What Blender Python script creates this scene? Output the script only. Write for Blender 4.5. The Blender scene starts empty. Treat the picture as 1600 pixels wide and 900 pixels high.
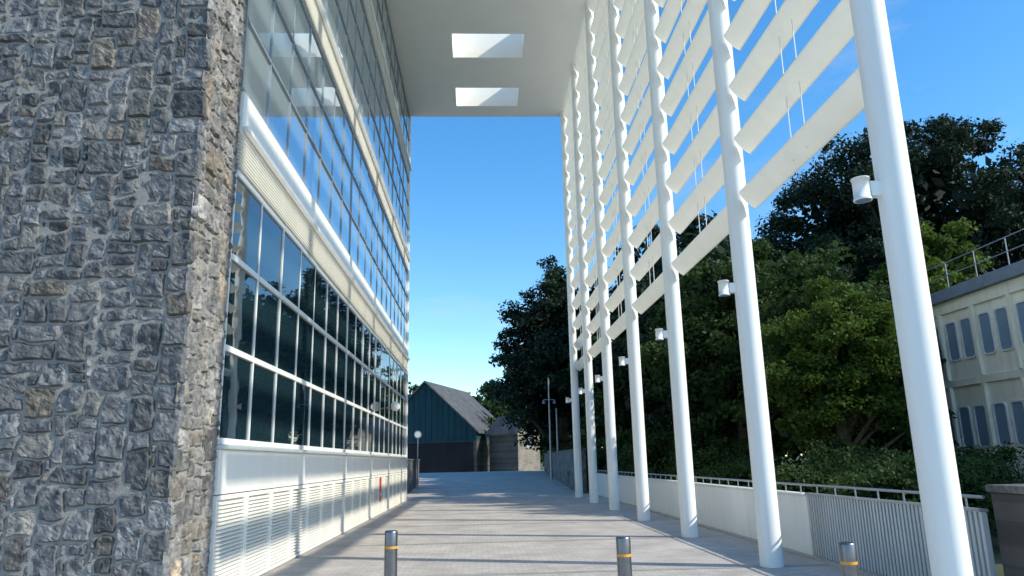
import bpy, bmesh, math, random
import numpy as np
from mathutils import Vector, Matrix, noise
random.seed(7); rng=np.random.default_rng(11)
S=bpy.context.scene; COL=S.collection
S.view_settings.view_transform='Standard'; S.view_settings.look='None'; S.view_settings.exposure=0

# ---------------- helpers ----------------
def link(o,parent=None):
    COL.objects.link(o)
    if parent: o.parent=parent
    return o
def empty(name,loc,label=None,cat=None,group=None):
    e=bpy.data.objects.new(name,None); e.location=loc; e.empty_display_size=.3; link(e)
    if label: e["label"]=label; e["category"]=cat
    if group: e["group"]=group
    return e
class MB:
    def __init__(s): s.v=[]; s.f=[]; s.sm=[]; s.mi=[]
    def box(s,a,b,mi=0):
        x0,y0,z0=a; x1,y1,z1=b; n=len(s.v)
        s.v+=[(x0,y0,z0),(x1,y0,z0),(x1,y1,z0),(x0,y1,z0),(x0,y0,z1),(x1,y0,z1),(x1,y1,z1),(x0,y1,z1)]
        for q in ((0,3,2,1),(4,5,6,7),(0,1,5,4),(1,2,6,5),(2,3,7,6),(3,0,4,7)):
            s.f.append(tuple(n+i for i in q)); s.sm.append(False); s.mi.append(mi)
    def face(s,pts,mi=0):
        n=len(s.v); s.v+=[tuple(p) for p in pts]; s.f.append(tuple(range(n,n+len(pts)))); s.sm.append(False); s.mi.append(mi)
    def tube(s,pts,rads,seg=12,caps=True,mi=0):
        pts=[Vector(p) for p in pts]; n0=len(s.v)
        for i,p in enumerate(pts):
            if i==0: d=pts[1]-p
            elif i==len(pts)-1: d=p-pts[i-1]
            else: d=pts[i+1]-pts[i-1]
            d.normalize()
            a=d.cross(Vector((0,1,0)) if abs(d.y)<.9 else Vector((1,0,0))).normalized(); b=d.cross(a)
            for k in range(seg):
                t=2*math.pi*k/seg; q=p+(a*math.cos(t)+b*math.sin(t))*rads[i]; s.v.append(tuple(q))
        for i in range(len(pts)-1):
            for k in range(seg):
                k2=(k+1)%seg; a0=n0+i*seg
                s.f.append((a0+k,a0+seg+k,a0+seg+k2,a0+k2)); s.sm.append(True); s.mi.append(mi)
        if caps:
            e=n0+(len(pts)-1)*seg
            s.face([s.v[n0+k] for k in range(seg)],mi)
            s.face([s.v[e+k] for k in reversed(range(seg))],mi)
    def obj(s,name,mats,parent=None,loc=(0,0,0),bevel=0):
        m=bpy.data.meshes.new(name); m.from_pydata(s.v,[],s.f); 
        m.polygons.foreach_set("use_smooth",s.sm); m.polygons.foreach_set("material_index",s.mi)
        if not isinstance(mats,(list,tuple)): mats=[mats]
        for k in mats: m.materials.append(k)
        m.update()
        bm=bmesh.new(); bm.from_mesh(m); bmesh.ops.recalc_face_normals(bm,faces=bm.faces); bm.to_mesh(m); bm.free()
        o=bpy.data.objects.new(name,m); o.location=loc; link(o,parent)
        if bevel:
            md=o.modifiers.new("bevel",'BEVEL'); md.width=bevel; md.segments=2; md.limit_method='ANGLE'
        return o
def mark(o,label,cat,group=None):
    o["label"]=label; o["category"]=cat
    if group: o["group"]=group
def copy_thing(o,loc,rotz=None,scale=None):
    c=o.copy(); COL.objects.link(c); c.location=loc
    if rotz is not None: c.rotation_euler=(0,0,rotz)
    if scale is not None: c.scale=scale
    for ch in list(o.children):
        d=ch.copy(); COL.objects.link(d); d.parent=c
    return c

# ---------------- materials ----------------
def newmat(name):
    m=bpy.data.materials.new(name); m.use_nodes=True; nt=m.node_tree; b=nt.nodes["Principled BSDF"]; return m,nt,b
def N(nt,t,**k):
    n=nt.nodes.new(t)
    for a,b in k.items():
        if a in n.inputs: n.inputs[a].default_value=b
        else: setattr(n,a,b)
    return n
def simple(name,col,rough=.5,metal=0,var=.12,scale=3.0,bump=0.0,bscale=40,streak=False,spec=.5,trans=0):
    m,nt,b=newmat(name); L=nt.links.new
    tc=N(nt,'ShaderNodeTexCoord'); mp=N(nt,'ShaderNodeMapping'); L(tc.outputs['Object'],mp.inputs[0])
    if streak: mp.inputs['Scale'].default_value=(2.5,2.5,.25)
    nz=N(nt,'ShaderNodeTexNoise'); nz.inputs['Scale'].default_value=scale; nz.inputs['Detail'].default_value=8; nz.inputs['Roughness'].default_value=.65
    L(mp.outputs[0],nz.inputs['Vector'])
    cr=N(nt,'ShaderNodeValToRGB'); cr.color_ramp.elements[0].position=.3; cr.color_ramp.elements[1].position=.7
    lo=[c*(1-var) for c in col]; hi=[min(1,c*(1+var*.6)) for c in col]
    cr.color_ramp.elements[0].color=(*lo,1); cr.color_ramp.elements[1].color=(*hi,1)
    L(nz.outputs['Fac'],cr.inputs[0]); L(cr.outputs[0],b.inputs['Base Color'])
    b.inputs['Roughness'].default_value=rough; b.inputs['Metallic'].default_value=metal; b.inputs['Specular IOR Level'].default_value=spec
    if bump:
        n2=N(nt,'ShaderNodeTexNoise'); n2.inputs['Scale'].default_value=bscale; n2.inputs['Detail'].default_value=5
        L(tc.outputs['Object'],n2.inputs['Vector'])
        bp=N(nt,'ShaderNodeBump'); bp.inputs['Strength'].default_value=bump; bp.inputs['Distance'].default_value=.02
        L(n2.outputs['Fac'],bp.inputs['Height']); L(bp.outputs[0],b.inputs['Normal'])
    if trans:
        tr=N(nt,'ShaderNodeBsdfTranslucent'); L(cr.outputs[0],tr.inputs[0]); ms=N(nt,'ShaderNodeMixShader'); ms.inputs[0].default_value=trans
        L(b.outputs[0],ms.inputs[1]); L(tr.outputs[0],ms.inputs[2]); L(ms.outputs[0],nt.nodes['Material Output'].inputs['Surface'])
    return m
M_white=simple("white_paint",(.9,.89,.85),.38,var=.07,scale=2,streak=True,bump=.04)
M_blade=simple("blade_paint",(.93,.92,.86),.42,var=.05,scale=2,trans=.32)  # translucency added so the shaded inner blade faces glow
M_panel=simple("facade_panel",(.9,.88,.8),.4,var=.06,scale=1.5,streak=True)
M_ceil=simple("ceiling_render",(.98,.955,.87),.7,var=.03,scale=1.2,bump=.05)
M_frame=simple("window_frame_paint",(.78,.79,.75),.35,var=.05)
M_frame_up=simple("slim_frame_metal",(.3,.33,.35),.35,var=.1)
M_steel=simple("brushed_steel",(.22,.22,.24),.36,metal=1,var=.2,scale=12)
M_orange=simple("orange_tape",(.75,.33,.03),.4)
M_red=simple("red_sign",(.62,.03,.02),.4)
M_signw=simple("sign_white",(.8,.8,.8),.35)
M_galv=simple("galvanised_metal",(.36,.38,.4),.45,metal=.6,var=.15)
M_fence=simple("fence_metal",(.5,.54,.56),.4,metal=.2,var=.15,streak=True)
M_cream=simple("cream_cladding",(.92,.89,.76),.7,var=.16,scale=1.2,streak=True,bump=.1)
M_fascia=simple("grey_fascia",(.2,.25,.31),.6,var=.2)
M_bark=simple("bark",(.09,.07,.05),.9,var=.4,scale=8,bump=.6,bscale=14)
M_teal=simple("teal_cladding",(.012,.055,.07),.7,var=.3,scale=.7,streak=True,spec=.2)
M_shade_wall=simple("shade_dark_wall",(.016,.018,.024),.8,var=.3,scale=.7,streak=True,spec=.2)  # near-black tone puts the gable front's shade into the wall colour
M_concrete=simple("concrete_edge",(.4,.39,.37),.8,var=.15,bump=.2)

def glassmat(name,col,ior=2.1,metal=0):
    m,nt,b=newmat(name); L=nt.links.new
    b.inputs['Base Color'].default_value=(*col,1); b.inputs['Roughness'].default_value=.012; b.inputs['IOR'].default_value=ior; b.inputs['Metallic'].default_value=metal
    tc=N(nt,'ShaderNodeTexCoord'); nz=N(nt,'ShaderNodeTexNoise'); nz.inputs['Scale'].default_value=.9
    L(tc.outputs['Object'],nz.inputs['Vector'])
    bp=N(nt,'ShaderNodeBump'); bp.inputs['Strength'].default_value=.06; bp.inputs['Distance'].default_value=.05
    L(nz.outputs['Fac'],bp.inputs['Height']); L(bp.outputs[0],b.inputs['Normal'])
    return m
M_glass=glassmat("facade_glass",(.012,.03,.04),2.1)
M_glass_up=glassmat("upper_facade_glass",(.5,.62,.68),2.0,.75)
M_glass2=glassmat("house_glass",(.24,.34,.46),1.7)

def stonemat(name,attr=True):
    m,nt,b=newmat(name); L=nt.links.new
    tc=N(nt,'ShaderNodeTexCoord')
    n1=N(nt,'ShaderNodeTexNoise'); n1.inputs['Scale'].default_value=8; n1.inputs['Detail'].default_value=10; n1.inputs['Roughness'].default_value=.75
    L(tc.outputs['Object'],n1.inputs['Vector'])
    cr=N(nt,'ShaderNodeValToRGB'); e=cr.color_ramp.elements; e[0].position=.38;e[0].color=(.4,.42,.47,1);e[1].position=.68;e[1].color=(1.85,1.8,1.68,1)
    L(n1.outputs['Fac'],cr.inputs[0])
    mix=N(nt,'ShaderNodeMix',data_type='RGBA',blend_type='MULTIPLY'); mix.inputs[0].default_value=1
    if attr:
        at=N(nt,'ShaderNodeAttribute',attribute_name="tint"); L(at.outputs['Color'],mix.inputs[6])
    else:
        vo=N(nt,'ShaderNodeTexVoronoi'); vo.inputs['Scale'].default_value=3.2; L(tc.outputs['Object'],vo.inputs['Vector'])
        c2=N(nt,'ShaderNodeValToRGB'); c2.color_ramp.elements[0].color=(.06,.06,.065,1); c2.color_ramp.elements[1].color=(.2,.19,.18,1)
        L(vo.outputs['Color'],c2.inputs[0]); L(c2.outputs[0],mix.inputs[6])
    L(cr.outputs[0],mix.inputs[7]); L(mix.outputs[2],b.inputs['Base Color']); b.inputs['Roughness'].default_value=.75
    n2=N(nt,'ShaderNodeTexNoise'); n2.inputs['Scale'].default_value=18; n2.inputs['Detail'].default_value=9; n2.inputs['Roughness'].default_value=.7
    L(tc.outputs['Object'],n2.inputs['Vector'])
    bp=N(nt,'ShaderNodeBump'); bp.inputs['Strength'].default_value=.8; bp.inputs['Distance'].default_value=.025
    L(n2.outputs['Fac'],bp.inputs['Height']); L(bp.outputs[0],b.inputs['Normal'])
    return m
M_stone=stonemat("rubble_stone"); M_stone_plain=stonemat("stone_plain",False)
M_mortar=simple("mortar",(.27,.265,.25),.9,var=.3,scale=8,bump=.5,bscale=60)

def brickmat(name,c1,c2,mortar,bw,bh,scale=1,axis=None,bump=.3,ms=.01,wear=.68):
    m,nt,b=newmat(name); L=nt.links.new
    tc=N(nt,'ShaderNodeTexCoord'); mp=N(nt,'ShaderNodeMapping'); L(tc.outputs['Object'],mp.inputs[0])
    if axis: mp.inputs['Rotation'].default_value=axis
    br=N(nt,'ShaderNodeTexBrick'); br.inputs['Color1'].default_value=(*c1,1); br.inputs['Color2'].default_value=(*c2,1); br.inputs['Mortar'].default_value=(*mortar,1)
    br.inputs['Scale'].default_value=scale; br.inputs['Brick Width'].default_value=bw; br.inputs['Row Height'].default_value=bh; br.inputs['Mortar Size'].default_value=ms
    L(mp.outputs[0],br.inputs['Vector'])
    nz=N(nt,'ShaderNodeTexNoise'); nz.inputs['Scale'].default_value=.9; nz.inputs['Detail'].default_value=10; nz.inputs['Roughness'].default_value=.7
    L(tc.outputs['Object'],nz.inputs['Vector'])
    cr=N(nt,'ShaderNodeValToRGB'); cr.color_ramp.elements[0].position=.35; cr.color_ramp.elements[0].color=(wear,wear,wear*1.02,1); cr.color_ramp.elements[1].position=.65; cr.color_ramp.elements[1].color=(1.08,1.08,1.08,1)
    L(nz.outputs['Fac'],cr.inputs[0])
    mix=N(nt,'ShaderNodeMix',data_type='RGBA',blend_type='MULTIPLY'); mix.inputs[0].default_value=1
    L(br.outputs['Color'],mix.inputs[6]); L(cr.outputs[0],mix.inputs[7]); L(mix.outputs[2],b.inputs['Base Color'])
    b.inputs['Roughness'].default_value=.75
    bp=N(nt,'ShaderNodeBump'); bp.inputs['Strength'].default_value=bump; bp.inputs['Distance'].default_value=.006; bp.invert=True
    L(br.outputs['Fac'],bp.inputs['Height']); L(bp.outputs[0],b.inputs['Normal'])
    return m
M_pave=brickmat("granite_setts",(.46,.42,.375),(.56,.51,.46),(.36,.33,.3),.2,.1,bump=.12,ms=.007,wear=.74)
M_band=simple("dark_cross_strip",(.36,.335,.31),.7,var=.2,scale=6,bump=.2)
M_slate=brickmat("slate",(.07,.07,.07),(.14,.135,.125),(.04,.04,.04),.35,.22,ms=.015)
M_rub=brickmat("old_stone_wall",(.05,.048,.045),(.1,.095,.085),(.07,.065,.06),.5,.22,axis=(math.pi/2,0,0),ms=.02)  # house and cottage walls: shade painted in; also plain dark pier stone
M_rub_sun=brickmat("sunlit_stone_wall",(.22,.195,.16),(.32,.285,.23),(.22,.2,.17),.5,.22,axis=(math.pi/2,0,0),ms=.02)  # cottage gable stone, sunlight painted in as a paler, warmer tone

def groundmat():
    m,nt,b=newmat("ground_grass"); L=nt.links.new
    tc=N(nt,'ShaderNodeTexCoord'); nz=N(nt,'ShaderNodeTexNoise'); nz.inputs['Scale'].default_value=.5; nz.inputs['Detail'].default_value=12
    L(tc.outputs['Object'],nz.inputs['Vector']); cr=N(nt,'ShaderNodeValToRGB')
    cr.color_ramp.elements[0].position=.35; cr.color_ramp.elements[0].color=(.03,.04,.015,1); cr.color_ramp.elements[1].position=.7; cr.color_ramp.elements[1].color=(.07,.09,.03,1)
    L(nz.outputs['Fac'],cr.inputs[0]); L(cr.outputs[0],b.inputs['Base Color']); b.inputs['Roughness'].default_value=.95
    return m
M_ground=groundmat()

def leafmat(name,dark,light,trans=.3):
    m,nt,b=newmat(name); L=nt.links.new
    at=N(nt,'ShaderNodeAttribute',attribute_name="tint")
    mx=N(nt,'ShaderNodeMix',data_type='RGBA'); mx.inputs[6].default_value=(*dark,1); mx.inputs[7].default_value=(*light,1)
    L(at.outputs['Fac'],mx.inputs[0]); L(mx.outputs[2],b.inputs['Base Color']); b.inputs['Roughness'].default_value=.6; b.inputs['Specular IOR Level'].default_value=.2
    tr=N(nt,'ShaderNodeBsdfTranslucent'); L(mx.outputs[2],tr.inputs[0])
    ms=N(nt,'ShaderNodeMixShader'); ms.inputs[0].default_value=trans; L(b.outputs[0],ms.inputs[1]); L(tr.outputs[0],ms.inputs[2])
    L(ms.outputs[0],nt.nodes['Material Output'].inputs['Surface'])
    return m
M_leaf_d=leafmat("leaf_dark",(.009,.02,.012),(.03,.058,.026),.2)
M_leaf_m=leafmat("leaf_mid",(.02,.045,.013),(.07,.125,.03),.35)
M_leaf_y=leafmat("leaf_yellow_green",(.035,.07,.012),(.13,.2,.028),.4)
M_leaf_far=leafmat("leaf_far",(.04,.075,.03),(.11,.17,.05),.3)

# ---------------- ground ----------------
def sm(t): t=max(0,min(1,t)); return t*t*(3-2*t)
def gz(y): return .85*sm((y-33)/27)-.9*sm((y-61)/14)
def sheet(name,x0,x1,ys,dz,mat,nx=2):
    v=[];f=[]
    for y in ys:
        for i in range(nx): v.append((x0+(x1-x0)*i/(nx-1),y,gz(y)+dz))
    for j in range(len(ys)-1):
        for i in range(nx-1): a=j*nx+i; f.append((a,a+1,a+1+nx,a+nx))
    m=bpy.data.meshes.new(name); m.from_pydata(v,[],f); m.materials.append(mat)
    o=bpy.data.objects.new(name,m); link(o); o["kind"]="structure"; return o
ys=[-400,-20]+[0,20]+list(range(30,82,2))+[120,400,1500]
sheet("ground",-900,900,ys,-.02,M_ground,3)
sheet("pavement",-60,5.25,[-60,0,20]+list(range(30,76,2)),0.0,M_pave,2)
for k in range(6):
    yy=7.0+4.43*k
    sheet("dark_cross_strip",-3.3,5.24,[yy-.08,yy+.08],.004,M_band,2)  # thin darker strip across the paving at each column line

# ---------------- sky ----------------
sun_dir=Vector((.94,-.34,0)).normalized(); EL=math.radians(36)
sd=Vector((sun_dir.x*math.cos(EL),sun_dir.y*math.cos(EL),math.sin(EL)))
W=bpy.data.worlds.new("World"); S.world=W; W.use_nodes=True; nt=W.node_tree; L=nt.links.new
bg=nt.nodes['Background']; sk=nt.nodes.new('ShaderNodeTexSky'); sk.sky_type='NISHITA'; sk.sun_disc=False
sk.sun_elevation=EL; sk.sun_rotation=math.atan2(sun_dir.x,sun_dir.y); sk.air_density=1.0; sk.dust_density=.2; sk.ozone_density=2.2
gm_=nt.nodes.new('ShaderNodeHueSaturation'); gm_.inputs['Saturation'].default_value=1.32; gm_.inputs['Value'].default_value=1.72; gm_.inputs['Hue'].default_value=.497
L(sk.outputs[0],gm_.inputs['Color'])
tc=nt.nodes.new('ShaderNodeTexCoord'); mp=nt.nodes.new('ShaderNodeMapping'); mp.inputs['Scale'].default_value=(1,1,3.2)
cn=nt.nodes.new('ShaderNodeTexNoise'); cn.inputs['Scale'].default_value=2.6; cn.inputs['Detail'].default_value=9; cn.inputs['Roughness'].default_value=.6
L(tc.outputs['Generated'],mp.inputs[0]); L(mp.outputs[0],cn.inputs['Vector'])
rp=nt.nodes.new('ShaderNodeValToRGB'); rp.color_ramp.elements[0].position=.54; rp.color_ramp.elements[0].color=(0,0,0,1); rp.color_ramp.elements[1].position=.85; rp.color_ramp.elements[1].color=(.5,.5,.5,1)
L(cn.outputs['Fac'],rp.inputs[0])
mxs=nt.nodes.new('ShaderNodeMix'); mxs.data_type='RGBA'; L(rp.outputs[0],mxs.inputs[0]); L(gm_.outputs[0],mxs.inputs[6]); mxs.inputs[7].default_value=(5.2,5.6,6.2,1)
L(mxs.outputs[2],bg.inputs[0]); bg.inputs[1].default_value=.15
sl=bpy.data.lights.new("sun",'SUN'); sl.energy=5; sl.angle=math.radians(1.0); sl.color=(1,.94,.81)
so=bpy.data.objects.new("sun",sl); link(so); so.rotation_euler=(-sd).to_track_quat('-Z','Y').to_euler(); so.location=(30,-20,30)

# ---------------- office building ----------------
FX=-3.35; Y0=9.75; Y1=34.0; ZC=18.5; BAY=4.43; PW=(Y1-Y0)/19
B=empty("office_building",(FX-8,22,0),"white glazed office block with tall louvered colonnade and canopy roof","building")
off=Vector(B.location)
def part(mb,name,mat,bevel=0):
    o=mb.obj(name,mat,B,(0,0,0),bevel); o.location=-off; return o
mb=MB(); mb.box((-20,Y0+.02,0),(FX-.16,Y1-.02,20.2)); part(mb,"wall",M_panel)
mb=MB(); mb.box((FX-.2,Y1-.018,0),(FX+.03,Y1+.15,19.6)); part(mb,"end_fin",M_white,.01)
bands=[(5.67,6.86),(10.4,11.4),(15.0,15.9)]
for z0,z1 in bands:
    mb=MB(); mb.box((FX-.15,Y0+.004,z0+.52),(FX+.03,Y1-.03,z1-.02))
    mb.box((FX-.15,Y0+.004,z0),(FX-.05,Y1-.03,z0+.515))
    part(mb,"spandrel_band",M_panel,.006)
    mb=MB()
    for k in range(9):
        zz=z0+.03+k*.054
        n=len(mb.v); xs=FX-.047
        mb.v+=[(xs,Y0+.01,zz+.03),(xs+.07,Y0+.01,zz),(xs+.07,Y1-.03,zz),(xs,Y1-.03,zz+.03),(xs,Y0+.01,zz+.042),(xs+.07,Y0+.01,zz+.012),(xs+.07,Y1-.03,zz+.012),(xs,Y1-.03,zz+.042)]
        for q in ((0,3,2,1),(4,5,6,7),(0,1,5,4),(1,2,6,5),(2,3,7,6),(3,0,4,7)):
            mb.f.append(tuple(n+i for i in q)); mb.sm.append(False); mb.mi.append(0)
    part(mb,"vent_grille",M_panel)
    mb=MB(); mb.box((FX+.033,Y0+.006,z0+.56),(FX+.12,Y1-.02,z0+.64)); part(mb,"ledge",M_white,.02)
mb=MB()
for i in range(19):
    y=Y0+i*PW; mb.box((FX-.15,y+.006,1.27),(FX+.02,y+PW-.006,1.83))
part(mb,"plinth_panel",M_panel,.004)
mb=MB(); mb.box((FX-.15,Y0+.01,1.835),(FX+.07,Y1-.02,1.89)); part(mb,"window_sill",M_frame,.008)
mb=MB(); mb.box((FX-.15,Y0+.01,0),(FX-.1,Y1-.02,1.26)); part(mb,"plinth_backing",M_panel)
def ventmesh():
    mb=MB()
    mb.box((-.09,.012,.02),(.02,.06,1.255)); mb.box((-.09,PW-.06,.02),(.02,PW-.012,1.255))
    mb.box((-.09,.062,.02),(.018,PW-.062,.07)); mb.box((-.09,.062,1.2),(.018,PW-.062,1.255))
    for k in range(22):
        zz=.085+k*.05; n=len(mb.v); a=.065; b=PW-.065
        mb.v+=[(-.07,a,zz+.035),(.012,a,zz),(.012,b,zz),(-.07,b,zz+.035),(-.07,a,zz+.047),(.012,a,zz+.012),(.012,b,zz+.012),(-.07,b,zz+.047)]
        for q in ((0,3,2,1),(4,5,6,7),(0,1,5,4),(1,2,6,5),(2,3,7,6),(3,0,4,7)):
            mb.f.append(tuple(n+i for i in q)); mb.sm.append(False); mb.mi.append(0)
    return mb
v0=ventmesh().obj("vent_panel",M_panel,B); v0.location=Vector((FX,Y0,0))-off
for i in range(1,19):
    c=v0.copy(); COL.objects.link(c); c.location=Vector((FX,Y0+i*PW,0))-off
storeys=[(1.895,5.665,3),(6.865,10.395,3),(11.405,14.995,3),(15.905,ZC+1.2,3)]
for si,(z0,z1,nr) in enumerate(storeys):
    H=z1-z0; rh=H/nr; tw=.04 if si==0 else .022; mw=.024 if si==0 else .016
    gm=MB(); 
    for r in range(nr):
        gm.box((-.09,.012,r*rh+.02),(-.036+(.002*((r*7)%3)),PW-.012,(r+1)*rh-.02))
    fm=MB(); fm.box((-.15,-mw,0),(-.014,mw,H)); 
    for r in range(nr+1):
        zz=max(.003,min(H-2*tw-.003,r*rh-tw)); fm.box((-.15,mw+.0015,zz),(-.002,PW-mw-.0015,zz+2*tw))
    w0=gm.obj("window",M_glass if si==0 else M_glass_up,B); f0=fm.obj("frame",M_frame if si==0 else M_frame_up,w0)
    w0.location=Vector((FX,Y0+.03,z0))-off
    for i in range(1,19):
        c=w0.copy(); COL.objects.link(c); c.location=Vector((FX,Y0+.03+i*PW,z0))-off
        d=f0.copy(); COL.objects.link(d); d.parent=c
        c.rotation_euler=(0,random.uniform(-.004,.004),random.uniform(-.004,.004))
RX0,RX1,RY0,RY1=FX-.1,4.2,6.6,34.05; ZT=ZC+1.5
sx0,sx1=-1.0,1.95
cent=[27.6-BAY*k for k in (-1,0,1,2,3,4)]; cent=[c for c in cent if c+.9<RY1]
cent.sort()
mb=MB(); mb.box((RX0,RY0,ZC),(sx0,RY1,ZT)); mb.box((sx1,RY0,ZC),(RX1,RY1,ZT))
yprev=RY0
for c in cent: mb.box((sx0,yprev,ZC),(sx1,c-.9,ZT)); yprev=c+.9
mb.box((sx0,yprev,ZC),(sx1,RY1,ZT))
part(mb,"canopy_roof",M_ceil)
mb=MB(); mb.box((RX1+.003,RY0,ZC-.02),(RX1+.3,RY1,ZT+.05)); part(mb,"roof_fascia",M_white,.01)
colY=[7.0+BAY*k for k in range(7)]; CX=4.3
mb=MB(); mb.tube([(0,0,0),(0,0,ZC+.5)],[.17,.17],32)
c0=mb.obj("column",M_white,B); c0.location=Vector((CX,colY[0],0))-off
for y in colY[1:]:
    c=c0.copy(); COL.objects.link(c); c.location=Vector((CX,y,0))-off
def blademesh(Lb):
    mb=MB(); K=14; prof=[]
    ch=.39
    for k in range(K+1):
        t=k/K; th=.03*math.sin(math.pi*t)**.7+.004; cam=-.008*math.sin(math.pi*t)
        prof.append((t*ch-ch/2,cam+th))
    for k in range(K,-1,-1):
        t=k/K; th=.03*math.sin(math.pi*t)**.7+.004; cam=-.008*math.sin(math.pi*t)
        prof.append((t*ch-ch/2,cam-th))
    a=-math.radians(48); n=len(prof); P=[(x*math.cos(a)-z*math.sin(a),x*math.sin(a)+z*math.cos(a)) for x,z in prof]
    for y in (-Lb/2,Lb/2):
        for x,z in P: mb.v.append((x,y,z))
    for k in range(n):
        k2=(k+1)%n; mb.f.append((k,k2,n+k2,n+k)); mb.sm.append(True); mb.mi.append(0)
    mb.face([(x,-Lb/2-.001,z) for x,z in P]); mb.face([(x,Lb/2+.001,z) for x,z in P])
    return mb
BX=CX+.11
b0=blademesh(BAY-.4).obj("louver_blade",M_blade,B); first=True
rod=MB(); rod.tube([(.0,0,5.6),(.0,0,ZC)],[.008,.008],6)
r0=rod.obj("tie_rod",M_white,B); firstr=True
for b in range(6):
    yc=colY[b]+BAY/2
    for dy in (-.22,.22):
        if firstr: rr_=r0; firstr=False
        else: rr_=r0.copy(); COL.objects.link(rr_)
        rr_.location=Vector((BX,yc+dy,0))-off
    for k in range(14):
        z=5.68+.957*k
        if z>ZC-.3: continue
        if first: o=b0; first=False
        else: o=b0.copy(); COL.objects.link(o)
        o.location=Vector((BX,yc,z))-off
        o.rotation_euler=(0,random.uniform(-.01,.01),0)

# lamps on columns
L0=empty("wall_lamp",(CX-.35,colY[0],4.25),"white cylindrical up and down lamp fixed to a column","wall lamp","lamps on the columns")
lmb=MB(); lmb.tube([(0,0,-.12),(0,0,-.1),(0,0,-.0999),(0,0,.0999),(0,0,.1),(0,0,.12)],[.092,.092,.084,.084,.092,.092],24); lmb.obj("lamp_body",M_white,L0)
mb=MB(); mb.box((.075,-.05,-.08),(.19,.05,.08)); mb.obj("bracket",M_white,L0,bevel=.006)
mb=MB(); mb.tube([(0,0,-.124),(0,0,-.1205)],[.075,.075],20); mb.obj("lens",M_glass2,L0)
for y in colY[1:]: copy_thing(L0,(CX-.35,y,4.25))

G=empty("globe_lamp",(FX,26.6,3.6),"round white globe lamp on short arm fixed to glazed wall","lamp")
me=bpy.data.meshes.new("lamp_globe"); bm=bmesh.new(); bmesh.ops.create_uvsphere(bm,u_segments=20,v_segments=12,radius=.17); 
for f in bm.faces: f.smooth=True
bm.to_mesh(me); bm.free(); me.materials.append(M_signw); g=bpy.data.objects.new("lamp_globe",me); g.location=(.32,0,0); link(g,G)
mb=MB(); mb.tube([(0,0,-.05),(.3,0,-.12),(.32,0,-.14)],[.025,.025,.05],10); mb.obj("arm",M_galv,G)
F=empty("fire_sign",(FX+.022,25.2,.8),"small red notice with white panel fixed to the plinth","sign")
mb=MB(); mb.box((0,-.2,-.38),(.012,.2,.38)); mb.obj("sign_plate",M_red,F,bevel=.002)
mb=MB(); mb.box((.0125,-.11,-.2),(.0155,.11,-.1)); mb.obj("sign_field",M_signw,F)

# ---------------- rubble stone wall ----------------
def stones(W_,H_,seed,mapf,cell=.068):
    r=random.Random(seed); nx=int(W_/cell); nz=int(H_/cell); occ=np.zeros((nz,nx),bool); out=[]
    for j in range(nz):
        for i in range(nx):
            if occ[j,i]: continue
            w=r.choice([3,3,4,4,5,5,6,6,7]); h=r.choice([2,2,3,3,4,4,5,5,6])
            if w<=3: h=min(h,4)
            if w>=7: h=min(h,5)
            w=min(w,nx-i); 
            k=0
            while k<w and not occ[j,i+k]: k+=1
            w=k; h=min(h,nz-j)
            if w==1: h=min(h,2)
            occ[j:j+h,i:i+w]=True; out.append((i*cell,j*cell,w*cell,h*cell))
    V=[];F=[];C=[]
    def warp(x,z):
        a=noise.noise_vector(Vector((x*2.6,z*2.6,seed*3.3))); b=noise.noise_vector(Vector((x*8,z*8,seed))); c=noise.noise_vector(Vector((x*26,z*26,seed+3)))
        return x+a.x*.04+b.x*.018+c.x*.006, z+a.z*.045+b.z*.02+c.z*.006
    for (x,z,w,h) in out:
        g=r.uniform(.003,.008); nu=max(5,int(w/.026)); nv=max(5,int(h/.026)); n0=len(V)
        cr=min(w,h)*r.uniform(.06,.17); dep=r.uniform(.004,.032); tx=r.uniform(-.1,.1); tz=r.uniform(-.12,.12); sd_=r.uniform(0,99)
        base=r.uniform(.085,.16)
        q_=r.random()
        if q_<.14: base*=1.4
        elif q_<.3: base*=.7
        br=r.random(); col=(base*.94,base*.99,base*1.06) if br<.75 else ((base*1.02,base*1.0,base*.95) if br<.95 else (base*1.15,base*1.02,base*.87))
        for b in range(nv+1):
            for a in range(nu+1):
                u=a/nu; v=b/nv; lx=x+g+u*(w-2*g); lz=z+g+v*(h-2*g)
                cx=max(0,cr-(u*(w-2*g)),cr-((1-u)*(w-2*g))); cz=max(0,cr-(v*(h-2*g)),cr-((1-v)*(h-2*g)))
                if cx>0 and cz>0:
                    d=math.hypot(cx,cz); m_=max(cx,cz); s_=m_/d
                    sx=1 if u>.5 else -1; sz=1 if v>.5 else -1
                    lx+=sx*(cx*s_-cx); lz+=sz*(cz*s_-cz)
                e=min(min(u,1-u)*(w-2*g),min(v,1-v)*(h-2*g))
                prof=min(1,(e/.02))**.4 if e>0 else 0
                px_,pz_=warp(lx,lz)
                nn=noise.fractal(Vector((px_*9,pz_*9,sd_)),.8,2.1,4)
                fac=noise.cell(Vector((px_*12+pz_*5+sd_,pz_*11-px_*4,sd_)))
                d=-.012+prof*(.02+dep+(u-.5)*tx*w+(v-.5)*tz*h+nn*.017+fac*.012)
                V.append(mapf(px_,pz_,d)); C.append(col)
        for b in range(nv):
            for a in range(nu):
                q=n0+b*(nu+1)+a; F.append((q,q+1,q+nu+2,q+nu+1))
    return V,F,C
WXc=FX; WY=8.42
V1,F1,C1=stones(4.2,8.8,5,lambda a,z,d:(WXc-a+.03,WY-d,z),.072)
V2,F2,C2=stones(Y0-WY+.02,8.8,9,lambda a,z,d:(WXc-.02+d,WY+a-.03,z),.07)
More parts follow.
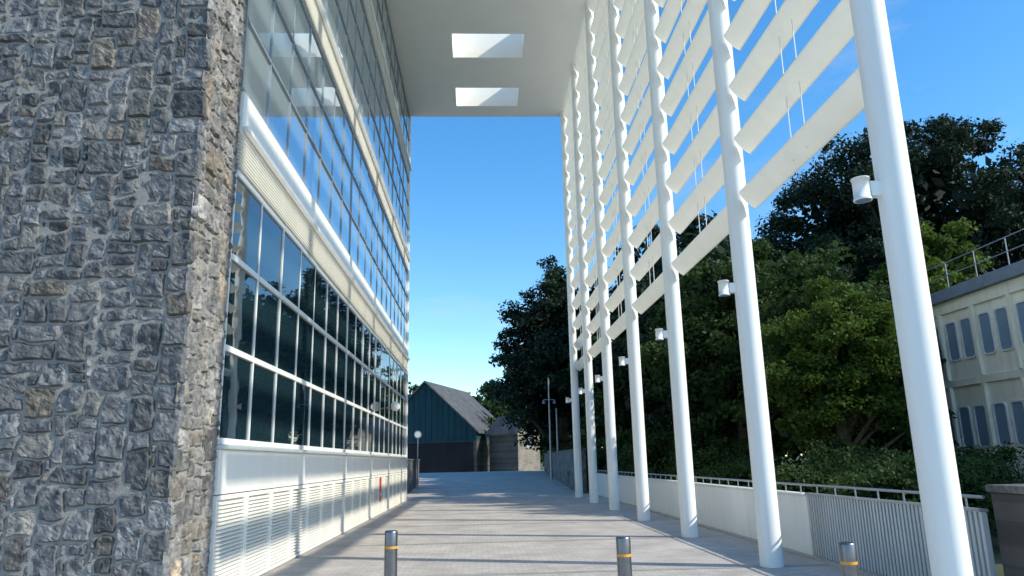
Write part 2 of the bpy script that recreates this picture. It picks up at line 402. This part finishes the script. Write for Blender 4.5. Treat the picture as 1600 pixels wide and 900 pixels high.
C2=[tuple(min(1,k*q) for k,q in zip(c,(1.6,1.48,1.33))) for c in C2]  # return face tinted lighter and warmer, sunlight painted into its colour
SW=empty("stone_wall",(-6,9,0),"grey random rubble stone wall with light mortar joints","wall")
def stonemesh(V,F,C,name):
    me=bpy.data.meshes.new(name); me.from_pydata(V,[],F)
    ca=me.color_attributes.new("tint",'FLOAT_COLOR','POINT'); ca.data.foreach_set("color",np.array([(*c,1) for c in C],dtype=np.float32).ravel())
    me.materials.append(M_stone)
    bm=bmesh.new(); bm.from_mesh(me); bmesh.ops.recalc_face_normals(bm,faces=bm.faces); bm.to_mesh(me); bm.free()
    o=bpy.data.objects.new(name,me); link(o,SW); o.location=(6,-9,0); return o
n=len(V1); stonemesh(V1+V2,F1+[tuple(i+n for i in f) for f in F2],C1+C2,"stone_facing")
mb=MB(); mb.box((-7.5,WY+.0,0),(WXc-.02,Y0-.005,8.9)); o=mb.obj("mortar_core",M_mortar,SW,(6,-9,0))
mb=MB(); mb.box((-14,WY-.05,8.9),(WXc,Y0-.003,20.5)); mb.box((-14,WY-.05,0),(-7.5,Y0-.003,8.9)); o=mb.obj("upper_wall",M_stone_plain,SW,(6,-9,0))

# ---------------- right parapet, fence, stone pier ----------------
PX=5.3; fy0,fy1=7.95,36.0; ysw=12.3
P=empty("parapet_wall",(PX,24,0),"low white parapet wall beside the paved walkway","wall")
mb=MB(); mb.box((0,ysw-24,-.4),(.12,fy1-24,.95)); mb.obj("wall",M_white,P,bevel=.01)
mb=MB(); mb.box((-.03,ysw-24,.953),(.15,fy1-24,.985)); mb.obj("coping",M_white,P,bevel=.006)
R=empty("metal_fence",(PX,10,0),"grey vertical ribbed metal fence panel beside the walkway","fence")
mb=MB(); y=fy0
while y<ysw-.03:
    mb.box((.0,y-10,.03),(.05,y+.05-10,.97)); y+=.085
mb.box((.052,fy0-10,.0),(.06,ysw-.01-10,.96)); mb.obj("ribbed_panel",M_fence,R)
mb=MB(); mb.box((-.02,fy0-10,.972),(.08,ysw-10-.01,1.0)); mb.obj("top_rail",M_galv,R)
H=empty("handrail",(PX,20,0),"slim galvanised handrail on short posts above the parapet","handrail")
mb=MB(); mb.tube([(.05,fy0-20,1.12),(.05,fy1-20,1.12)],[.018,.018],10); mb.obj("rail",M_galv,H)
mb=MB(); mb.tube([(.05,0,.98),(.05,0,1.11)],[.012,.012],8); y=fy0+.3
p0=mb.obj("rail_post",M_galv,H,(0,y-20,0)); y+=.62
while y<fy1:
    c=p0.copy(); COL.objects.link(c); c.location=(0,y-20,0); y+=.62
mb=MB(); mb.box((PX-.12,7,-.3),(PX-.01,36,.03)); o=mb.obj("kerb",M_concrete); o["kind"]="structure"
SP=empty("stone_pier",(6.8,7.5,0),"dark low stone wall with flat stone coping at the fence end","wall")
mb=MB(); mb.box((-1.4,-.45,-.3),(1.8,.4,1.17)); mb.obj("wall",M_rub,SP,bevel=.01)
mb=MB(); mb.box((-1.43,-.48,1.173),(1.83,.43,1.25)); mb.obj("coping",M_stone_plain,SP,bevel=.01)

# ---------------- bollards ----------------
bl=[(-.8,6.85,.03),(1.12,6.12,0),(2.67,5.58,-.03)]
BO=empty("bollard",bl[0],"round stainless steel bollard with orange band near its top","bollard","bollards across the walkway")
mb=MB(); mb.tube([(0,0,-.05),(0,0,.85)],[.057,.057],28); mb.tube([(0,0,.87),(0,0,.985),(0,0,.997),(0,0,1.0)],[.057,.057,.053,.045],28); mb.obj("post",M_steel,BO)
mb=MB(); mb.tube([(0,0,.85),(0,0,.87)],[.0585,.0585],28); mb.obj("reflective_band",M_orange,BO)
mb=MB(); mb.tube([(0,0,-.04),(0,0,.012)],[.09,.09],28); mb.obj("base_collar",M_steel,BO)
for p in bl[1:]: copy_thing(BO,p)

# ---------------- right cream building ----------------
CB=empty("modular_building",(16.3,18,0),"two storey cream panelled building with narrow rounded windows and flat roof","building")
def cpart(mb,name,mat,bevel=0,par=None):
    return mb.obj(name,mat,par or CB,(0,0,0),bevel)
yA,yB=-10,10.6
mb=MB(); mb.box((.05,yA,-.2),(9,yB,6.6)); cpart(mb,"wall",M_cream)
mb=MB(); mb.box((-.2,yA,6.703),(9.2,yB+.3,7.1)); cpart(mb,"roof",M_fascia,.02)
mb=MB(); mb.box((-.03,yA,3.75),(.045,yB,4.0)); mb.box((-.03,yA,6.3),(.045,yB,6.7)); cpart(mb,"floor_band",M_cream,.01)
mb=MB(); 
y=yB-.1
while y>yA: mb.box((-.08,y-.06,0),(.046,y+.06,3.745)); mb.box((-.08,y-.06,4.005),(.046,y+.06,6.295)); y-=1.75
cpart(mb,"pilaster",M_cream,.01)
def roundrect(w,h,r,seg=5):
    pts=[]
    for cx,cz,a0 in ((w/2-r,h/2-r,0),(-w/2+r,h/2-r,90),(-w/2+r,-h/2+r,180),(w/2-r,-h/2+r,270)):
        for k in range(seg+1):
            a=math.radians(a0+90*k/seg); pts.append((cx+r*math.cos(a),cz+r*math.sin(a)))
    return pts
gm=MB(); gm.face([(.0,p[0],p[1]) for p in roundrect(.56,1.3,.12)])
fm=MB(); A=roundrect(.64,1.38,.16); Bq=roundrect(.53,1.27,.11); k_=len(A)
for i in range(k_):
    j=(i+1)%k_
    fm.face([(-.035,*A[i]),(-.035,*A[j]),(-.035,*Bq[j]),(-.035,*Bq[i])])
    fm.face([(-.035,*A[i]),(-.035,*A[j]),(.03,*A[j]),(.03,*A[i])]); fm.face([(-.035,*Bq[i]),(-.035,*Bq[j]),(.03,*Bq[j]),(.03,*Bq[i])])
w0=None; y=yB-.1-.875
while y>-6:
    for dy in (-.4,.4):
        for z in (5.3,2.4):
            if w0 is None:
                w0=gm.obj("window",M_glass2,CB,(.03,y+dy,z)); f0=fm.obj("frame",M_signw,w0)
            else:
                c=w0.copy(); COL.objects.link(c); c.location=(.03,y+dy,z); d=f0.copy(); COL.objects.link(d); d.parent=c
    y-=1.75
mb=MB()
for z in (7.55,8.0): mb.tube([(-.1,yA,z),(-.1,yB,z)],[.018,.018],8)
y=yB
while y>yA: mb.tube([(-.1,y,7.1),(-.1,y,8.02)],[.018,.018],8); y-=1.5
cpart(mb,"roof_railing",M_galv)
mb=MB(); mb.tube([(-.14,yB-1.0,0),(-.14,yB-1.0,6.7)],[.05,.05],10); cpart(mb,"downpipe",M_cream)

# ---------------- far houses ----------------
def gable_house(name,loc,rot,w,d,eave,apex,matf,matw,label,lower=None):
    E=empty(name,loc,label,"house"); E.rotation_euler=(0,0,rot)
    mb=MB(); lo=lower or eave
    mb.box((-w/2,0,-1),(w/2,d,lo)); mb.obj("wall",matw,E)
    mb=MB()
    mb.face([(-w/2-.01,-.02,lo),(w/2+.01,-.02,lo),(w/2+.01,-.02,eave),(0,-.02,apex),(-w/2-.01,-.02,eave)])
    mb.face([(-w/2,d,lo),(w/2,d,lo),(w/2,d,eave),(0,d,apex),(-w/2,d,eave)])
    mb.face([(-w/2,0,lo),(-w/2,d,lo),(-w/2,d,eave),(-w/2,0,eave)]); mb.face([(w/2,0,lo),(w/2,d,lo),(w/2,d,eave),(w/2,0,eave)])
    mb.obj("gable",matf,E)
    s=(apex-eave)/(w/2); o_=.3
    mb=MB()
    for sg in (-1,1):
        x1=sg*(w/2+o_); z1=eave-s*o_
        a=[(0,-.3,apex+.05),(x1,-.3,z1+.05),(x1,d+.3,z1+.05),(0,d+.3,apex+.05)]
        b=[(p[0],p[1],p[2]+.16) for p in a]
        mb.face(a);mb.face(b)
        for i in range(4): j=(i+1)%4; mb.face([a[i],a[j],b[j],b[i]])
    mb.obj("roof",M_slate,E)
    return E
h1=gable_house("gabled_house",(-5.4,73,0),-math.radians(17),10.4,13,4.5,9.3,M_teal,M_rub,"old stone house with teal clad gable and slate roof",3.7)
mb=MB(); 
for k in range(-8,9): 
    x=k*.6; top=9.3-abs(x)*(4.8/5.2)-.1
    mb.box((x-.03,-.07,3.7),(x+.03,-.025,top))
mb.box((-5.15,-.08,3.58),(5.15,-.022,3.7)); mb.obj("cladding_rib",M_teal,h1)
mb=MB(); mb.box((-4.9,-.05,-.5),(4.9,-.003,3.5)); mb.obj("shaded_door_wall",M_shade_wall,h1)  # dark panel, shade painted over the lower gable front
h2=gable_house("stone_cottage",(4.45,70,0),math.radians(38),2.7,4.2,4.3,5.7,M_rub_sun,M_rub,"small stone cottage with slate roof and small window",.2)
bpy.data.objects.remove([c for c in h2.children if c.name.startswith("gable")][0])
mb=MB(); mb.face([(-1.36,-.02,-1),(1.36,-.02,-1),(1.36,-.02,4.3),(0,-.02,5.7),(-1.36,-.02,4.3)]); mb.obj("gable",M_rub_sun,h2)
mb=MB(); mb.box((-1.35,0,.2),(1.35,4.2,4.29)); mb.face([(-1.35,4.2,4.29),(1.35,4.2,4.29),(0,4.2,5.7)]); mb.obj("side_wall",M_rub,h2)  # side walls in the darker stone, shade painted into the colour
mb=MB(); mb.box((-.22,-.06,2.8),(.22,-.03,3.6)); w=mb.obj("window",M_glass2,h2); mb=MB()
mb.box((-.28,-.09,2.74),(-.22,-.03,3.66)); mb.box((.22,-.09,2.74),(.28,-.03,3.66)); mb.box((-.22,-.09,3.6),(.22,-.03,3.66)); mb.box((-.22,-.1,2.74),(.22,-.03,2.8)); mb.obj("frame",M_signw,w)
for (a,b,x0,x1,top,lab) in ((34.2,46,-4.15,-3.75,1.75,"low grey stone wall continuing from the office corner"),(36.3,56,4.65,5.05,2.05,"dark stone retaining wall beside the path under trees")):
    E=empty("stone_wall",((x0+x1)/2,(a+b)/2,0),lab,"wall"); hx=(x1-x0)/2; hy=(b-a)/2
    mb=MB(); mb.box((-hx,-hy,-.2),(hx,hy,top)); mb.obj("wall",M_stone_plain,E,bevel=.02)
    mb=MB(); mb.box((-hx-.04,-hy-.04,top+.003),(hx+.04,hy+.04,top+.09)); mb.obj("coping",M_stone_plain,E,bevel=.02)
SG=empty("round_sign",(-3.55,42.5,gz(42.5)),"round white traffic sign with grey rim on a slim pole","sign")
mb=MB(); mb.tube([(0,0,0),(0,0,3.1)],[.03,.03],10); mb.obj("pole",M_galv,SG)
mb=MB(); mb.tube([(0,-.04,2.95),(0,-.06,2.95)],[.2,.2],28); mb.obj("sign_disc",M_signw,SG)
mb=MB(); 
for k in range(28):
    a=2*math.pi*k/28; b=2*math.pi*(k+1)/28
    p=lambda r,t,y:(r*math.cos(t),y,2.95+r*math.sin(t))
    mb.face([p(.165,a,-.064),p(.165,b,-.064),p(.215,b,-.064),p(.215,a,-.064)])
mb.obj("sign_rim",M_galv,SG)
for (x,y,h,arms) in ((4.35,47,6.3,True),(5.1,50,4.3,False)):
    E=empty("street_lamp",(x,y,gz(y)),"slim grey lamp post with two short arms" if arms else "slim grey post without arms","lamp post")
    mb=MB(); mb.tube([(0,0,0),(0,0,h*.5),(0,0,h)],[.08,.06,.045],10); mb.obj("post",M_galv,E)
    if arms:
        for s_ in (-1,1):
            mb=MB(); mb.tube([(0,0,h*.78),(s_*.3,0,h*.78),(s_*.34,0,h*.77)],[.025,.025,.025],8); mb.obj("arm",M_galv,E)
            mb=MB(); mb.tube([(s_*.34,0,h*.78),(s_*.34,0,h*.755),(s_*.34,0,h*.74)],[.04,.1,.09],14); mb.obj("lamp_head",M_fascia,E)
    else:
        mb=MB(); mb.tube([(0,0,h),(0,0,h+.15)],[.08,.06],14); mb.obj("lamp_head",M_fascia,E)

# ---------------- trees ----------------
def quads(P,nrm,size,r):
    M=len(P)
    nrm=nrm/np.linalg.norm(nrm,axis=1,keepdims=True)
    t=np.cross(nrm,r.normal(size=(M,3))); t/=np.linalg.norm(t,axis=1,keepdims=True); b=np.cross(nrm,t)
    s=size*r.uniform(.6,1.4,(M,1)); 
    v=np.empty((M,4,3)); v[:,0]=P-t*s; v[:,1]=P+b*s*.5-nrm*s*.12; v[:,2]=P+t*s; v[:,3]=P-b*s*.5-nrm*s*.12
    return v
def mk(name,v,tt,mat):
    M=len(v); me=bpy.data.meshes.new(name); me.vertices.add(M*4); me.vertices.foreach_set("co",v.ravel())
    me.loops.add(M*4); me.loops.foreach_set("vertex_index",np.arange(M*4,dtype=np.int32))
    me.polygons.add(M); me.polygons.foreach_set("loop_start",np.arange(0,M*4,4,dtype=np.int32)); me.polygons.foreach_set("loop_total",np.full(M,4,dtype=np.int32))
    me.update(calc_edges=True)
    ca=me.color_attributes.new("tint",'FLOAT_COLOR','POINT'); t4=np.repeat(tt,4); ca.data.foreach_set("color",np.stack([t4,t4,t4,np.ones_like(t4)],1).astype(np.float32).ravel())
    me.materials.append(mat); return me
def crown_data(R,zb,zt,nclump,nleaf,size,seed,pointy=0.0,clr=.2,amp=1.0,core=.12):
    r=np.random.default_rng(seed); zc=(zb+zt)/2; hz=(zt-zb)/2
    C=[];
    while len(C)<nclump:
        d=r.normal(size=3); d/=np.linalg.norm(d); q=r.random()**.4
        lump=1+amp*(.3*noise.noise(Vector(d*1.7)+Vector((seed*1.3,0,0)))+.2*noise.noise(Vector(d*4)+Vector((0,seed*2.1,0))))
        p=d*q*lump
        f=1-pointy*max(0,p[2]); 
        C.append((p[0]*R*f,p[1]*R*f,zc+p[2]*hz,q*lump))
    C=np.array(C); M=nclump*nleaf
    rad=R*clr*r.uniform(.55,1.25,nclump)
    off_=r.normal(size=(nclump,nleaf,3)); off_/=np.linalg.norm(off_,axis=2,keepdims=True); off_*=(r.random((nclump,nleaf,1))**.6)*1.08
    off_[:,:,2]*=.6
    P=(C[:,None,:3]+off_*rad[:,None,None]).reshape(-1,3)
    P[:,2]=np.maximum(P[:,2],.1)
    nrm=r.normal(size=(M,3))*.8; nrm[:,2]+=.7; nrm+= (off_.reshape(-1,3))*.6
    v=quads(P,nrm,size,r)
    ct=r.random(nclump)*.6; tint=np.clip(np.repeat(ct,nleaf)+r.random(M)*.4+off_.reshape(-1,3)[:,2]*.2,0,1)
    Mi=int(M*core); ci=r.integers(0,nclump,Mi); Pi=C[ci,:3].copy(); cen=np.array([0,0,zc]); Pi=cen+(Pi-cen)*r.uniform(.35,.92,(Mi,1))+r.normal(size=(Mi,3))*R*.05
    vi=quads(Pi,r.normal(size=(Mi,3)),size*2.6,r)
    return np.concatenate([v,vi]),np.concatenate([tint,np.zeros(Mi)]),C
def tree(loc,H_,R,zb,ncl,nlf,size,seed,mat,label,pointy=.0,clr=.2,name="tree",cat="tree",group=None,amp=1.0):
    E=empty(name,loc,label,cat,group)
    v,tt,C=crown_data(R,zb,H_,ncl,nlf,size,seed,pointy,clr,amp)
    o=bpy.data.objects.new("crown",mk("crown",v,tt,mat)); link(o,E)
    rr=random.Random(seed); mb=MB(); tr=.028*H_+.05
    top=H_*.82
    pts=[(0,0,-.3)]+[(rr.uniform(-.03,.03)*H_*t,rr.uniform(-.03,.03)*H_*t,top*t) for t in (.25,.5,.75,1)]
    mb.tube(pts,[tr*1.3,tr,tr*.75,tr*.45,tr*.1],10)
    idx=rr.sample(range(len(C)),min(14,len(C)))
    for i in idx:
        c=C[i]; z0=max(zb*.6,min(top*.85,c[2]-abs(c[0])-abs(c[1])*.5)); t=z0/top
        mid=(c[0]*.5,c[1]*.5,(z0*.4+c[2]*.6)); mb.tube([(0,0,z0),mid,(c[0],c[1],c[2])],[tr*.4,tr*.25,tr*.06],6)
    mb.obj("trunk",M_bark,E)
    return E
tree((6.2,56,.5),15.8,5.6,1.6,230,180,.15,1,M_leaf_d,"tall dark green broadleaf tree beside the stone outbuilding",.35,.18)
tree((11.5,50,0),17.5,5.5,2,150,150,.2,2,M_leaf_d,"tall dark green tree behind the parapet wall",.3,.19)
tree((11.5,37,0),13.8,4.8,1.0,170,170,.14,3,M_leaf_d,"dense dark green tree behind the parapet wall",.3,.19)
tree((10.8,30,0),11.0,3.9,1,170,180,.11,4,M_leaf_m,"dense mid green tree close behind the parapet wall",.3,.2)
tree((11.6,25.5,0),8.6,3.2,.6,150,180,.095,5,M_leaf_m,"rounded mid green tree close behind the parapet wall",.2,.2)
tree((24.0,38.5,0),20.6,9.2,2.0,520,320,.115,6,M_leaf_d,"huge very dark evergreen tree behind the cream building",.3,.12,amp=.3)
tree((19.6,29.9,0),11.4,2.6,5,110,180,.09,7,M_leaf_y,"bright green tree rising behind the cream building roof",.2,.22)
tree((10.9,22.0,0),7.0,2.4,1.2,160,230,.07,8,M_leaf_y,"small sunlit yellow green tree behind the parapet wall",.2,.22)
tree((14.2,27.0,0),8.4,2.8,1,140,180,.09,9,M_leaf_m,"mid green tree between the walkway and cream building",.2,.2)
tree((17.5,45,0),15.5,6.4,1,180,160,.19,10,M_leaf_d,"broad dark tree in the wooded strip",.2,.19)
tree((8.6,44,0),10.5,3.1,.8,140,160,.13,12,M_leaf_m,"green tree beside the dark retaining wall",.3,.2)
tree((5.0,80,0),9.5,5.0,1,120,120,.2,14,M_leaf_m,"broad green tree behind the small stone cottage",.2,.22)
sh=tree((7.6,14,0),1.6,1.3,-.1,45,190,.045,21,M_leaf_m,"low leafy green shrub behind the parapet",0,.35,"shrub","shrub","shrubs behind the parapet")
rr=random.Random(4)
pos=[(8.2,18,1.1),(7.8,22.5,1.1),(9.5,15.5,1.1),(11.5,13.5,.8),(12.0,18,1.1),(8.3,26.5,1.5),(8,31,1.7),(7.9,35.5,1.9),(9.2,12.2,.7),(13.6,21.5,1.1),(10,19.5,1.3),(8.6,39.5,2.2),(14.8,17.6,.7),(13.6,24.5,1.9),(7.9,48,2.2)]
for (x,y,s_) in pos:
    copy_thing(sh,(x,y,0),rr.uniform(0,6),(s_,s_,s_))
r=np.random.default_rng(5); 
allv=[];allt=[]
for k in range(30):
    x=-70+k*5.6+r.uniform(-2,2); y=118+r.uniform(-6,10)
    v,tt,_=crown_data(5.5,1,r.uniform(12.5,16)+(.0 if x<5 else 3),60,50,.42,100+k,.2,.24)
    v=v+np.array([x,y,0]); allv.append(v); allt.append(tt)
o=bpy.data.objects.new("far_wood",mk("far_wood",np.concatenate(allv),np.concatenate(allt),M_leaf_far)); link(o); o["kind"]="stuff"; mark(o,"distant line of light green broadleaf woodland","trees")

# ---------------- camera ----------------
f=1150; th=math.atan(.23557); psi=math.atan(.0457); rho=.022
h=Vector((math.sin(psi),math.cos(psi),0)); r0=Vector((math.cos(psi),-math.sin(psi),0)); Z=Vector((0,0,1))
fw=h*math.cos(th)+Z*math.sin(th); up0=-h*math.sin(th)+Z*math.cos(th)
cr=r0*math.cos(rho)-up0*math.sin(rho); cu=up0*math.cos(rho)+r0*math.sin(rho)
cam=bpy.data.cameras.new("camera"); cam.sensor_width=36; cam.lens=f/1600*36; cam.clip_end=3000; cam.clip_start=.05
co=bpy.data.objects.new("camera",cam); link(co)
M=Matrix((cr,cu,-fw)).transposed().to_4x4(); M.translation=Vector((0,0,1.6)); co.matrix_world=M
S.camera=co
